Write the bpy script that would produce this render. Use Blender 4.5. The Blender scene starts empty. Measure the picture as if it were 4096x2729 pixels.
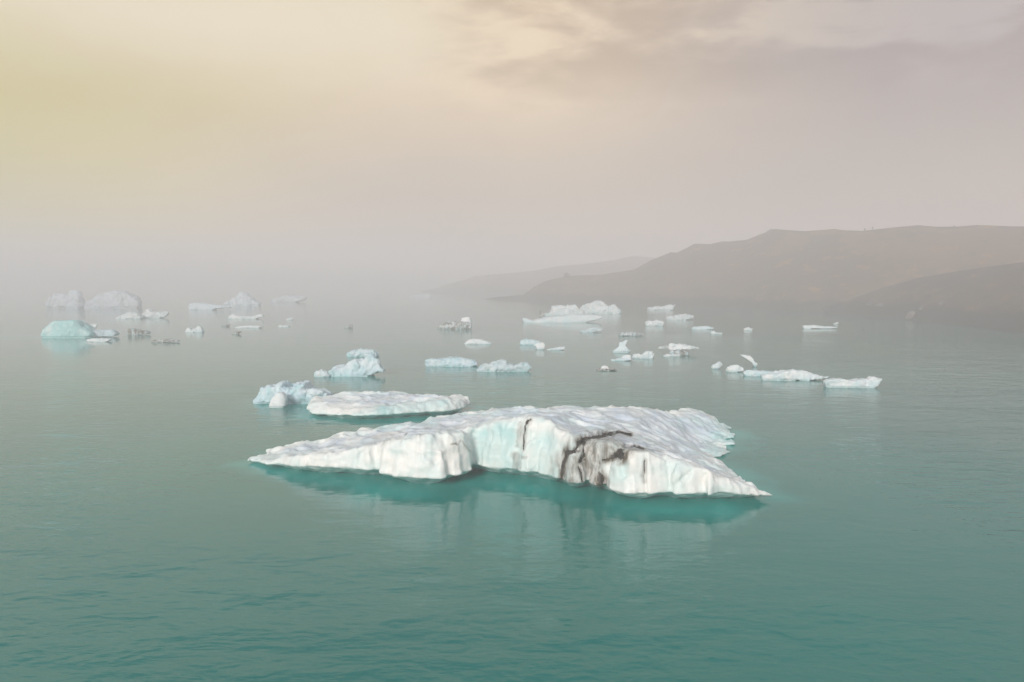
import bpy, math, random
import numpy as np

random.seed(7)
rng = np.random.default_rng(11)
C = bpy.context.scene.collection
R = math.radians

# ------------------------------------------------------------------ camera model
CAM_H = 10.0
FPX = 24.0 / 36.0 * 4096.0
CX, CY, HORIZON = 2048.0, 1364.5, 1125.0
PITCH = math.atan((CY - HORIZON) / FPX)
SP, CP = math.sin(PITCH), math.cos(PITCH)

def at(px, py, z=0.0):
    """point of the horizontal plane at height z seen at a photo pixel"""
    dx, dy = (px - CX) / FPX, (CY - py) / FPX
    dz = -SP + dy * CP
    t = (z - CAM_H) / dz
    return dx * t, (CP + dy * SP) * t

def at_depth(px, py, Y):
    dx, dy = (px - CX) / FPX, (CY - py) / FPX
    t = Y / (CP + dy * SP)
    return dx * t, CAM_H + (-SP + dy * CP) * t

def to_px(X, Y, Z):
    zc = Z - CAM_H
    f = Y * CP - zc * SP
    u = Y * SP + zc * CP
    return CX + FPX * X / f, CY - FPX * u / f

# ------------------------------------------------------------------ numpy tools
_T = rng.random((64, 64, 64)).astype(np.float32) * 2 - 1

def noise(x, y, z, seed=0):
    x = np.asarray(x, np.float32) + seed * 17.31
    y = np.asarray(y, np.float32) + seed * 5.77
    z = np.asarray(z, np.float32) + seed * 9.13
    x, y, z = np.broadcast_arrays(x, y, z)
    xi, yi, zi = np.floor(x).astype(np.int32), np.floor(y).astype(np.int32), np.floor(z).astype(np.int32)
    fx, fy, fz = x - xi, y - yi, z - zi
    fx, fy, fz = [f * f * f * (f * (f * 6 - 15) + 10) for f in (fx, fy, fz)]
    xi &= 63; yi &= 63; zi &= 63
    x1, y1, z1 = (xi + 1) & 63, (yi + 1) & 63, (zi + 1) & 63
    a = _T[xi, yi, zi] * (1 - fx) + _T[x1, yi, zi] * fx
    b = _T[xi, y1, zi] * (1 - fx) + _T[x1, y1, zi] * fx
    c = _T[xi, yi, z1] * (1 - fx) + _T[x1, yi, z1] * fx
    d = _T[xi, y1, z1] * (1 - fx) + _T[x1, y1, z1] * fx
    return (a * (1 - fy) + b * fy) * (1 - fz) + (c * (1 - fy) + d * fy) * fz

def fbm(x, y, z, seed=0, octs=3, gain=0.5):
    s, a, f = 0, 1.0, 1.0
    for k in range(octs):
        s = s + a * noise(x * f, y * f, z * f, seed + k * 3)
        a *= gain; f *= 2.03
    return s

def smax(a, b, k):
    h = np.maximum(k - np.abs(a - b), 0) / k
    return np.maximum(a, b) + h * h * k * 0.25

def smin(a, b, k):
    return -smax(-a, -b, k)

def sstep(a, b, x):
    t = np.clip((x - a) / (b - a), 0, 1)
    return t * t * (3 - 2 * t)

def seg_dist(px, py, pts, closed=False):
    d = np.full(np.shape(px), 1e9, np.float32)
    n = len(pts)
    for i in range(n if closed else n - 1):
        (ax, ay), (bx, by) = pts[i], pts[(i + 1) % n]
        ex, ey = bx - ax, by - ay
        wx, wy = px - ax, py - ay
        t = np.clip((wx * ex + wy * ey) / (ex * ex + ey * ey + 1e-12), 0, 1)
        d = np.minimum(d, (wx - ex * t) ** 2 + (wy - ey * t) ** 2)
    return np.sqrt(d)

def inside(px, py, pts):
    r = np.zeros(np.shape(px), bool)
    n = len(pts)
    for i in range(n):
        (ax, ay), (bx, by) = pts[i], pts[(i + 1) % n]
        if ay == by: continue
        c = ((ay > py) != (by > py)) & (px < (bx - ax) * (py - ay) / (by - ay) + ax)
        r ^= c
    return r

def sd_poly(px, py, pts):
    d = seg_dist(px, py, pts, True)
    return np.where(inside(px, py, pts), -d, d)

def surface_nets(F, org, h):
    nx, ny, nz = F.shape
    S = F < 0
    cnt = np.zeros((nx - 1, ny - 1, nz - 1), np.int8)
    for i in (0, 1):
        for j in (0, 1):
            for k in (0, 1):
                cnt += S[i:nx - 1 + i, j:ny - 1 + j, k:nz - 1 + k]
    act = (cnt > 0) & (cnt < 8)
    I, J, K = np.nonzero(act)
    idx = np.full(act.shape, -1, np.int32)
    idx[I, J, K] = np.arange(len(I))
    pos = np.zeros((len(I), 3)); num = np.zeros(len(I))
    cor = [(0, 0, 0), (1, 0, 0), (0, 1, 0), (1, 1, 0), (0, 0, 1), (1, 0, 1), (0, 1, 1), (1, 1, 1)]
    for a in range(8):
        for b in range(a + 1, 8):
            if sum(abs(cor[a][q] - cor[b][q]) for q in range(3)) != 1: continue
            fa = F[I + cor[a][0], J + cor[a][1], K + cor[a][2]]
            fb = F[I + cor[b][0], J + cor[b][1], K + cor[b][2]]
            m = (fa < 0) != (fb < 0)
            t = np.where(m, fa / np.where(m, fa - fb, 1), 0)
            p = np.array(cor[a])[None, :] + t[:, None] * (np.array(cor[b]) - np.array(cor[a]))[None, :]
            pos += p * m[:, None]; num += m
    V = (pos / num[:, None] + np.stack([I, J, K], 1)) * h + np.array(org)
    quads = []
    for ax in range(3):
        A = np.moveaxis(S, ax, 0); X = np.moveaxis(idx, ax, 0)
        m = A[:-1, 1:-1, 1:-1] != A[1:, 1:-1, 1:-1]
        i, j, k = np.nonzero(m); j += 1; k += 1
        q = np.stack([X[i, j - 1, k - 1], X[i, j, k - 1], X[i, j, k], X[i, j - 1, k]], 1)
        flip = ~A[i, j, k]
        if ax == 1: flip = ~flip
        q[flip] = q[flip][:, ::-1]
        quads.append(q)
    return V, np.concatenate(quads)

def make_mesh(name, V, Q, mats, attrs=None, mat_idx=None, smooth=True):
    me = bpy.data.meshes.new(name)
    n = Q.shape[1]
    me.vertices.add(len(V)); me.vertices.foreach_set('co', np.asarray(V, np.float32).ravel())
    me.loops.add(len(Q) * n); me.loops.foreach_set('vertex_index', Q.astype(np.int32).ravel())
    me.polygons.add(len(Q)); me.polygons.foreach_set('loop_start', np.arange(0, len(Q) * n, n, dtype=np.int32))
    for m in mats: me.materials.append(m)
    if mat_idx is not None: me.polygons.foreach_set('material_index', mat_idx.astype(np.int32))
    me.update(calc_edges=True)
    me.polygons.foreach_set('use_smooth', np.full(len(Q), smooth))
    for k, v in (attrs or {}).items():
        a = me.attributes.new(k, 'FLOAT', 'POINT')
        a.data.foreach_set('value', np.asarray(v, np.float32))
    me.validate(); me.update()
    return me

def link(name, me, parent=None, loc=(0, 0, 0)):
    o = bpy.data.objects.new(name, me); C.objects.link(o)
    o.location = loc
    if parent: o.parent = parent
    return o

def tag(o, label=None, cat=None, group=None, kind=None):
    if label: o['label'] = label
    if cat: o['category'] = cat
    if group: o['group'] = group
    if kind: o['kind'] = kind
    return o

def submesh(V, Q, keep, attrs):
    q = Q[keep]
    u, inv = np.unique(q, return_inverse=True)
    return V[u], inv.reshape(q.shape), {k: v[u] for k, v in attrs.items()}

# ------------------------------------------------------------------ node tools
class NT:
    def __init__(self, tree): self.t = tree; self.n = tree.nodes; self.l = tree.links
    def new(self, typ, **kw):
        nd = self.n.new(typ)
        for k, v in kw.items(): setattr(nd, k, v)
        return nd
    def put(self, sock, v):
        if isinstance(v, bpy.types.NodeSocket): self.l.new(v, sock)
        elif v is not None:
            if hasattr(sock.default_value, '__len__') and hasattr(v, '__len__') and len(sock.default_value) == 4 and len(v) == 3:
                v = (*v, 1)
            sock.default_value = v
    def m(self, op, a, b=None, c=None, clamp=False):
        nd = self.new('ShaderNodeMath', operation=op, use_clamp=clamp)
        for i, v in enumerate((a, b, c)):
            if v is not None: self.put(nd.inputs[i], v)
        return nd.outputs[0]
    def ss(self, lo, hi, x):
        nd = self.new('ShaderNodeMapRange', interpolation_type='SMOOTHSTEP')
        self.put(nd.inputs['Value'], x); self.put(nd.inputs['From Min'], lo); self.put(nd.inputs['From Max'], hi)
        return nd.outputs[0]
    def mix(self, f, a, b, mode='MIX'):
        nd = self.new('ShaderNodeMix', data_type='RGBA', blend_type=mode)
        self.put(nd.inputs[0], f); self.put(nd.inputs[6], a); self.put(nd.inputs[7], b)
        return nd.outputs[2]
    def noise(self, vec, scale, detail=3, rough=0.5, dist=0.0):
        nd = self.new('ShaderNodeTexNoise')
        if vec is not None: self.l.new(vec, nd.inputs['Vector'])
        nd.inputs['Scale'].default_value = scale; nd.inputs['Detail'].default_value = detail
        nd.inputs['Roughness'].default_value = rough; nd.inputs['Distortion'].default_value = dist
        return nd.outputs[0]
    def mapping(self, vec, scale=(1, 1, 1), rot=(0, 0, 0), loc=(0, 0, 0)):
        nd = self.new('ShaderNodeMapping')
        self.l.new(vec, nd.inputs[0]); nd.inputs['Scale'].default_value = scale
        nd.inputs['Rotation'].default_value = rot; nd.inputs['Location'].default_value = loc
        return nd.outputs[0]
    def attr(self, name):
        return self.new('ShaderNodeAttribute', attribute_name=name).outputs['Fac']
    def bump(self, h, strength, dist, normal=None):
        nd = self.new('ShaderNodeBump')
        self.put(nd.inputs['Height'], h); nd.inputs['Strength'].default_value = strength
        nd.inputs['Distance'].default_value = dist
        if normal is not None: self.l.new(normal, nd.inputs['Normal'])
        return nd.outputs[0]

def material(name):
    m = bpy.data.materials.new(name); m.use_nodes = True
    m.node_tree.nodes.clear()
    T = NT(m.node_tree)
    out = T.new('ShaderNodeOutputMaterial')
    return m, T, out

def srgb(r, g, b, k=1.0):
    f = lambda c: ((c / 255 + 0.055) / 1.055) ** 2.4 if c > 10 else c / 255 / 12.92
    return (f(r) * k, f(g) * k, f(b) * k)

# ---- ice
def ice_material():
    m, T, out = material('glacier ice')
    co = T.new('ShaderNodeTexCoord').outputs['Object']
    p = T.new('ShaderNodeBsdfPrincipled')
    blue, dirt = T.attr('blue'), T.attr('dirt')
    n1 = T.noise(co, 0.9, 4, 0.55)
    n2 = T.noise(co, 6.0, 4, 0.6)
    white = T.mix(T.ss(0.35, 0.7, n1), (0.86, 0.855, 0.83, 1), (0.79, 0.835, 0.83, 1))
    n4 = T.noise(T.mapping(co, (2.4, 2.4, 0.5)), 1.0, 5, 0.6, 0.4)           # melt streaks down the faces
    bl = T.m('ADD', T.m('ADD', blue, T.m('MULTIPLY', T.m('SUBTRACT', n1, 0.5), 0.26)), T.m('MULTIPLY', T.m('SUBTRACT', n4, 0.5), 0.32), clamp=True)
    col = T.mix(bl, white, (0.36, 0.65, 0.66, 1))
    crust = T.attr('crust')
    col = T.mix(T.m('MULTIPLY', crust, T.m('ADD', 0.35, T.m('MULTIPLY', T.ss(0.3, 0.7, T.noise(co, 1.6, 5, 0.65)), 0.65))), col, (0.60, 0.675, 0.775, 1))     # blue-grey tint; also painted shading on tops and fog on far bergs
    dd = T.m('MULTIPLY', dirt, T.m('ADD', 0.25, T.m('MULTIPLY', T.ss(0.3, 0.72, T.noise(T.mapping(co, (3.0, 3.0, 0.9)), 1.0, 5, 0.7)), 1.45)), clamp=True)
    col = T.mix(dd, col, (0.13, 0.108, 0.078, 1))
    T.put(p.inputs['Base Color'], col)
    p.inputs['Roughness'].default_value = 0.30
    p.inputs['IOR'].default_value = 1.31
    p.inputs['Specular IOR Level'].default_value = 0.35
    T.put(p.inputs['Subsurface Weight'], 0.22)
    p.inputs['Subsurface Radius'].default_value = (0.75, 0.95, 1.0)
    p.inputs['Subsurface Scale'].default_value = 0.15
    n3 = T.noise(co, 14.0, 3, 0.6)
    b = T.bump(n4, 0.35, 0.12); b = T.bump(n2, 0.35, 0.04, b); vo = T.new('ShaderNodeTexVoronoi', feature='SMOOTH_F1'); T.l.new(T.mapping(co, (1, 1, 0.8)), vo.inputs['Vector']); vo.inputs['Scale'].default_value = 3.2
    b = T.bump(vo.outputs['Distance'], 0.32, 0.09, b); b = T.bump(n3, 0.5, 0.018, b)
    T.l.new(b, p.inputs['Normal'])
    T.l.new(p.outputs[0], out.inputs[0])
    return m

def dirt_material():
    m, T, out = material('sediment in ice')
    co = T.new('ShaderNodeTexCoord').outputs['Object']
    p = T.new('ShaderNodeBsdfPrincipled')
    n = T.noise(co, 7.0, 4, 0.6)
    T.put(p.inputs['Base Color'], T.mix(T.ss(0.35, 0.65, n), (0.018, 0.016, 0.014, 1), (0.07, 0.060, 0.048, 1)))
    p.inputs['Roughness'].default_value = 0.6
    T.l.new(T.bump(n, 0.6, 0.05), p.inputs['Normal'])
    T.l.new(p.outputs[0], out.inputs[0])
    return m

def plain(name, col, rough=0.8, var=0.25, scale=3.0):
    m, T, out = material(name)
    co = T.new('ShaderNodeTexCoord').outputs['Object']
    p = T.new('ShaderNodeBsdfPrincipled')
    n = T.noise(co, scale, 4, 0.6)
    lo = tuple(c * (1 - var) for c in col); hi = tuple(c * (1 + var) for c in col)
    T.put(p.inputs['Base Color'], T.mix(n, (*lo, 1), (*hi, 1)))
    p.inputs['Roughness'].default_value = rough
    T.l.new(T.bump(n, 0.4, 0.05), p.inputs['Normal'])
    T.l.new(p.outputs[0], out.inputs[0])
    return m

def hill_material(name='moraine', k=1.0):
    m, T, out = material(name)
    co = T.new('ShaderNodeTexCoord').outputs['Object']
    p = T.new('ShaderNodeBsdfPrincipled')
    n = T.noise(co, 0.035, 5, 0.6)
    n2 = T.noise(T.mapping(co, (1, 1, 2.5)), 0.16, 6, 0.65)
    n3 = T.noise(co, 0.9, 4, 0.65)
    col = T.mix(T.ss(0.40, 0.62, n), (0.070, 0.047, 0.028, 1), (0.105, 0.068, 0.034, 1))
    col = T.mix(T.ss(0.54, 0.66, n2), col, (0.20, 0.115, 0.036, 1))          # ochre moss
    col = T.mix(T.ss(0.52, 0.72, T.noise(co, 0.09, 5, 0.6, 0.4)), col, (0.052, 0.047, 0.024, 1))
    z = T.new('ShaderNodeSeparateXYZ'); T.l.new(co, z.inputs[0])
    zz = T.m('ADD', z.outputs[2], T.m('MULTIPLY', T.m('SUBTRACT', n2, 0.5), 5.0))
    col = T.mix(T.ss(4.6, 2.6, zz), col, (0.032, 0.028, 0.024, 1))           # shingle near the water
    col = T.mix(T.m('MULTIPLY', T.ss(0.6, 0.75, n3), 0.35), col, (0.19, 0.15, 0.11, 1))
    T.put(p.inputs['Base Color'], T.mix(1.0, col, (k * 1.12, k * 0.95, k * 0.56, 1), 'MULTIPLY'))
    p.inputs['Roughness'].default_value = 0.9
    p.inputs['Specular IOR Level'].default_value = 0.15
    T.l.new(T.bump(n3, 0.35, 0.3), p.inputs['Normal'])
    T.l.new(p.outputs[0], out.inputs[0])
    return m

def water_normal(T):
    co = T.new('ShaderNodeTexCoord').outputs['Object']
    patch = T.ss(0.36, 0.66, T.noise(T.mapping(co, (1, 0.55, 1)), 0.045, 3, 0.5))
    w1 = T.noise(T.mapping(co, (0.75, 1.5, 1), (0, 0, R(14))), 0.55, 3, 0.55, 0.3)
    w2 = T.noise(T.mapping(co, (0.7, 1.6, 1), (0, 0, R(-9))), 1.7, 3, 0.6, 0.2)
    w3 = T.noise(T.mapping(co, (0.8, 1.3, 1), (0, 0, R(4))), 0.16, 2, 0.5)
    h = T.m('ADD', T.m('MULTIPLY', w1, 0.085), T.m('MULTIPLY', w2, 0.028))
    h = T.m('ADD', T.m('MULTIPLY', h, T.m('ADD', 0.62, T.m('MULTIPLY', patch, 0.55))), T.m('MULTIPLY', w3, 0.12))
    h = T.m('MULTIPLY', h, T.m('SUBTRACT', 1.0, T.m('MULTIPLY', T.attr('calm'), 0.86)))
    return T.bump(h, 1.0, WAVE), T.bump(h, 1.0, 0.35 * WAVE), patch
WAVE = 2.3

def water_material():
    m, T, out = material('glacial water')
    nrm, nrm2, patch = water_normal(T)
    fr = T.new('ShaderNodeFresnel'); fr.inputs['IOR'].default_value = 1.5
    T.l.new(nrm2, fr.inputs['Normal'])
    gl = T.new('ShaderNodeBsdfGlossy'); gl.inputs['Roughness'].default_value = 0.05
    gl.inputs['Color'].default_value = (1, 1, 1, 1)
    T.l.new(nrm, gl.inputs['Normal'])
    df = T.new('ShaderNodeBsdfDiffuse')                                  # milky water, opaque with rock flour
    co = T.new('ShaderNodeTexCoord').outputs['Object']
    body = T.mix(T.ss(.35, .65, T.noise(co, .03, 3, .5)), (0.0, 0.185, 0.158, 1), (0.0, 0.22, 0.184, 1))
    body = T.mix(T.attr('water_glow'), body, (0.025, 0.40, 0.36, 1))             # glow of submerged ice and turquoise reflection, painted into the colour
    T.put(df.inputs['Color'], body)
    mx = T.new('ShaderNodeMixShader')
    T.l.new(fr.outputs[0], mx.inputs[0]); T.l.new(df.outputs[0], mx.inputs[1]); T.l.new(gl.outputs[0], mx.inputs[2])
    T.l.new(mx.outputs[0], out.inputs[0])
    return m

ICE = ice_material()
DIRT = dirt_material()
ROCK = plain('weathered rock', (0.075, 0.06, 0.05))
DARKROCK = plain('dark rock', (0.07, 0.062, 0.055))
HILL = hill_material()
MOSS_HILL = hill_material('dark mossy moraine', 0.62)

# ------------------------------------------------------------------ ice builders
WATER_GLOWS = []
GROUP = 'pieces of ice drifting on the lagoon'

def bake_noise_attrs(V, blue, dirt, seed, s):
    n = fbm(V[:, 0] / s, V[:, 1] / s, V[:, 2] / s, seed + 40, 3)
    b = np.clip(blue + 0.40 * n * (0.4 + blue), 0, 1)
    d = np.clip(dirt * (1 + 0.9 * fbm(V[:, 0] / s, V[:, 1] / s, V[:, 2] / s * 2, seed + 60, 3)), 0, 1)
    return b, d

_seed = [1]
def slab_piece(base_y, poly, dr=0.5, blue=0.1, dirt=0.0, back=0.0, rough=1.0, taper=0.45, res=80, notch=1.0, keel=True, round_=0.35, crust=None):
    """a block of ice: its outline in photo pixels set up at its own distance, with real depth"""
    _seed[0] += 1; seed = _seed[0]
    xs = [p[0] for p in poly]
    Yf = at(0, base_y)[1] + back
    W = (max(xs) - min(xs)) / FPX * Yf
    d = dr * W
    Yc = Yf + 0.45 * d
    pts = [at_depth(px, py, Yc) for px, py in poly]
    zmax = max(p[1] for p in pts)
    if blue > .3 and W > 3: WATER_GLOWS.append(([(cxs * W * .5 + (max(p[0] for p in pts) + min(p[0] for p in pts)) / 2, Yc + cys * d * .5) for cxs, cys in ((-1, 0), (-.5, -.9), (.5, -.9), (1, 0), (.5, .9), (-.5, .9))], 2.5, min(1, blue)))  # turquoise reflection painted into the water round blue pieces
    if keel:
        kb = -max(0.35 * zmax, 0.25)
        pts = pts + [(pts[-1][0] - 0.03 * W, kb * 1.4), (pts[0][0] + 0.03 * W, kb * 1.4)]
    x0, x1 = min(p[0] for p in pts), max(p[0] for p in pts)
    zb = min(p[1] for p in pts)
    zlo = max(zb, -max(0.35 * zmax, 0.25)) if keel else zb
    h = max(W, d) / res
    h = min(h, zmax / 9.0); h = max(h, W / 170)
    mg = 4 * h + 0.05 * zmax
    gx = np.arange(x0 - mg, x1 + mg, h); gy = np.arange(-0.62 * d - mg, 0.62 * d + mg, h); gz = np.arange(zlo - 3 * h, zmax + mg, h)
    XX, ZZ = np.meshgrid(gx, gz, indexing='ij')
    cx = 0.5 * (x0 + x1)
    dp = sd_poly(XX, ZZ, pts).astype(np.float32)
    u = (XX - cx) / (0.5 * (x1 - x0))
    hd = 0.5 * d * np.sqrt(np.clip(1.02 - 0.75 * u * u, 0.06, 1)) * (1 - taper * np.clip(ZZ / zmax, 0, 1))
    v = gy[None, :, None] + 0.10 * d * noise(XX / (0.3 * W), ZZ / (0.3 * W), 0, seed)[:, None, :]
    F = smax(dp[:, None, :], np.abs(v) - hd[:, None, :], round_ * min(0.5 * d, 0.6 * zmax) + 1e-4)
    if keel: F = np.maximum(F, (zlo - gz)[None, None, :])
    rr = np.random.default_rng(seed)
    for q in range(8):                                                      # broken planes
        sg = -1 if q < 6 else 1
        nv = np.array([rr.uniform(-.35, .35) * min(1, d / W), sg, rr.uniform(-.1, .38)]); nv /= np.linalg.norm(nv)
        p0 = (cx + rr.uniform(-.25, .25) * W, sg * d * rr.uniform(.30, .44), zmax * rr.uniform(.15, .45))
        F = smax(F, nv[0] * (gx[:, None, None] - p0[0]) + nv[1] * (gy[None, :, None] - p0[1]) + nv[2] * (gz[None, None, :] - p0[2]) - 0.05 * min(d, W), 0.08 * min(zmax, d))
    F = F.astype(np.float32)
    sc = max(0.42 * zmax, 0.10 * W)
    A = rough * 0.14 * min(zmax, 0.3 * W)
    band = np.abs(F) < 2.2 * A + 2 * h
    I, J, K = np.nonzero(band)
    x, y, z = gx[I], gy[J], gz[K]
    n = fbm(x / sc, y / sc, z / sc, seed, 2)
    bil = np.abs(fbm(x / sc * 1.7, y / sc * 1.7, z / sc * 1.3, seed + 9, 2))
    cell = np.abs(noise(x / sc * 4.2, y / sc * 4.2, z / sc * 3.0, seed + 21))
    dF = A * (0.75 * n + 0.70 * (bil - 0.28) + 0.10 * (cell - 0.3))
    hz = max(0.05 * zmax, 0.05)
    dF = dF + notch * 1.6 * hz * np.exp(-((z - 0.4 * hz) / hz) ** 2)
    F[I, J, K] += dF.astype(np.float32)
    V, Q = surface_nets(F, (gx[0], gy[0] + Yc, gz[0]), h)
    b, dd = bake_noise_attrs(V, min(1, blue * 1.1 + .07), min(.95, dirt * 1.5), seed, sc)
    # compact, bubble-free ice just above the waterline is bluer
    b = np.clip(b + 0.30 * sstep(0.35 * zmax, 0.0, V[:, 2]), 0, 1)
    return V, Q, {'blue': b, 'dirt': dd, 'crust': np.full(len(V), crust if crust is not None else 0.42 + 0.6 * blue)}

def ice_thing(name, label, cat, pieces):
    """pieces: list of (part_name, mesh arrays, materials)"""
    allV = np.concatenate([p[1][0] for p in pieces])
    lo, hi = allV.min(0), allV.max(0)
    org = np.array([(lo[0] + hi[0]) / 2, (lo[1] + hi[1]) / 2, 0.0])
    if len(pieces) == 1:
        V, Q, A = pieces[0][1]
        o = link(name, make_mesh(name, V - org, Q, [pieces[0][2]], A), loc=org)
        return tag(o, label, cat, GROUP)
    r = bpy.data.objects.new(name, None); C.objects.link(r); r.location = org
    r.empty_display_size = 0.3
    tag(r, label, cat, GROUP)
    for pn, (V, Q, A), mat in pieces:
        o = link(pn.split('|')[0], make_mesh(pn.split('|')[0], V - org, Q, [mat], A), r)
        if '|' in pn: o['label'] = pn.split('|')[1]
    return r

def plan_berg(poly, controls, h, lip=0.35, seed=3, zmin=-0.9, under=1.1, lean=0.24, ksm=0.24, seams=(), veins=(), stains=(), blues=(), base_blue=0.08, spots=(), water_glow_w=2.0, lump=0.13, flute=0.12):
    """large berg from its plan outline (pixel, pixel, height) and spot heights (pixel, pixel, distance)"""
    P = [at(*p) if len(p) == 3 else (at_depth(p[0], p[1], p[3])[0], p[3]) for p in poly]
    cp = []
    for px, py, Y in controls:
        X, Z = at_depth(px, py, Y); cp.append((X, Y, Z))
    cp = np.array(cp + list(spots))
    def phi(r): return np.where(r > 1e-6, r, 0.0)
    WATER_GLOWS.append((P, water_glow_w, 0.8))
    n = len(cp)
    D = np.sqrt(((cp[:, None, :2] - cp[None, :, :2]) ** 2).sum(-1))
    A = np.zeros((n + 3, n + 3)); A[:n, :n] = phi(D) - 0.02 * np.eye(n); A[:n, n] = 1; A[:n, n + 1:] = cp[:, :2]
    A[n, :n] = 1; A[n + 1:, :n] = cp[:, :2].T
    w = np.linalg.solve(A, np.concatenate([cp[:, 2], np.zeros(3)]))
    xs, ys = [p[0] for p in P], [p[1] for p in P]
    gx = np.arange(min(xs) - 0.6, max(xs) + 0.6, h); gy = np.arange(min(ys) - 0.6, max(ys) + 0.6, h)
    XX, YY = np.meshgrid(gx, gy, indexing='ij')
    Zt = w[n] + w[n + 1] * XX + w[n + 2] * YY
    for i in range(n): Zt = Zt + w[i] * np.sqrt((XX - cp[i, 0]) ** 2 + (YY - cp[i, 1]) ** 2 + 0.04)
    Zt = np.clip(Zt, 0.15, cp[:, 2].max() + 0.3)
    dp = sd_poly(XX, YY, P).astype(np.float32)
    # scallops and small valleys of the melting top, running along the berg
    a, b = XX * 0.94 - YY * 0.34, XX * 0.34 + YY * 0.94
    l1 = np.abs(fbm(a * 0.55, b * 0.95, 0, seed, 2)); l2 = np.abs(noise(a * 1.5, b * 2.3, 0, seed + 5)); l3 = np.abs(noise(a * 3.4, b * 4.6, 0, seed + 6))
    Zt = Zt + lump * sstep(0.2, 1.4, -dp) * (2.2 * (0.35 - l1)) + lump * (0.8 * (0.35 - l2) * sstep(-.4, .5, noise(XX * .5, YY * .5, 0, seed + 4)) + 0.16 * (0.35 - l3))
    # irregular shards along the rim
    rim = 0.16 * noise(XX * 1.3, YY * 1.3, 0, seed + 7) + 0.09 * noise(XX * 3.1, YY * 3.1, 0, seed + 8)
    gz = np.arange(zmin - 2 * h, float(Zt.max()) + 0.35, h)
    z = gz[None, None, :]
    lp = np.minimum(lip, 0.5 * Zt)[:, :, None]
    side = (dp + rim)[:, :, None] + lean * np.maximum(z - lp, 0) + under * np.clip(lp - z, 0, 0.8) - 0.25 * np.clip(-0.25 - z, 0, 1)
    F = smax((z - Zt[:, :, None]) * 0.9, side, ksm).astype(np.float32)
    F = np.maximum(F, (zmin - z))
    band = np.abs(F) < 0.55
    I, J, K = np.nonzero(band)
    x, y, zz = gx[I], gy[J], gz[K]
    facing = sstep(1.6, 0.3, -dp[I, J])                                     # near the rim only
    fl = np.abs(noise(x * 1.5, y * 1.5, zz * 0.35, seed + 11)); fl2 = np.abs(noise(x * 3.6, y * 3.6, zz * 0.9, seed + 12))
    bl = np.abs(fbm(x * 1.1, y * 1.1, zz * 1.3, seed + 13, 2))
    dF = facing * flute * (1.5 * (fl - 0.3) + 0.5 * (fl2 - 0.3)) + 0.12 * (bl - 0.3) + 0.02 * (np.abs(noise(x * 5.2, y * 5.2, zz * 5.2, seed + 14)) - 0.3)
    px, py = to_px(x, y, zz)
    for s in seams:
        dF = dF + s[2] * np.exp(-(seg_dist(px, py, s[0]) / s[1]) ** 2)
    for vn in veins:
        dF = dF + 0.16 * np.exp(-(seg_dist(px, py, vn[0]) / (vn[1] * 1.1)) ** 2) * (y < vn[2])
    F[I, J, K] += dF.astype(np.float32)
    V, Q = surface_nets(F, (gx[0], gy[0], gz[0]), h)
    px, py = to_px(V[:, 0], V[:, 1], V[:, 2])
    blue, dirt = bake_noise_attrs(V, base_blue, 0.0, seed, 1.1)
    blue = np.clip(blue + 0.25 * sstep(0.55, 0.0, V[:, 2]), 0, 1)
    wob = 16 * fbm(V[:, 0] * 1.8, V[:, 1] * 1.8, V[:, 2] * 1.8, seed + 15, 3)
    for pl, amt, soft, ymax in stains:
        dirt = np.maximum(dirt, amt * sstep(soft, -soft, sd_poly(px + wob, py + wob * 0.7, pl)) * (V[:, 1] < ymax))
    for pl, amt, soft, ymax in blues:
        k = sstep(soft, -soft, sd_poly(px + wob, py + wob * 0.7, pl)) * (V[:, 1] < ymax)
        blue = np.clip(blue + amt * k, 0, 1)
    vid = np.full(len(V), -1)
    for i, vn in enumerate(veins):
        dv = seg_dist(px + 0.35 * wob, py + 0.2 * wob, vn[0]) / (0.95 + 0.75 * fbm(V[:, 0] * 1.7, V[:, 1] * 1.7, V[:, 2] * 1.7, seed + 70, 2)).clip(.45, 1.6); ok = V[:, 1] < vn[2]
        halo = np.exp(-(dv / (vn[1] * 1.9)) ** 2) * ok
        dirt = np.maximum(dirt, vn[3] * halo)
        vid[(dv < vn[1] * 0.58) & ok & (V[:, 2] > 0.0)] = i
    dv = -sd_poly(V[:, 0], V[:, 1], P)
    crust = sstep(0.7, 1.7, dv) * np.clip(0.75 + 0.7 * fbm(V[:, 0] * .9, V[:, 1] * .9, 0, seed + 33, 3), 0, 1)  # blue-grey shading of the top painted in, inward from the rim
    return V, Q, {'blue': blue, 'dirt': dirt, 'crust': crust}, vid

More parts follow.
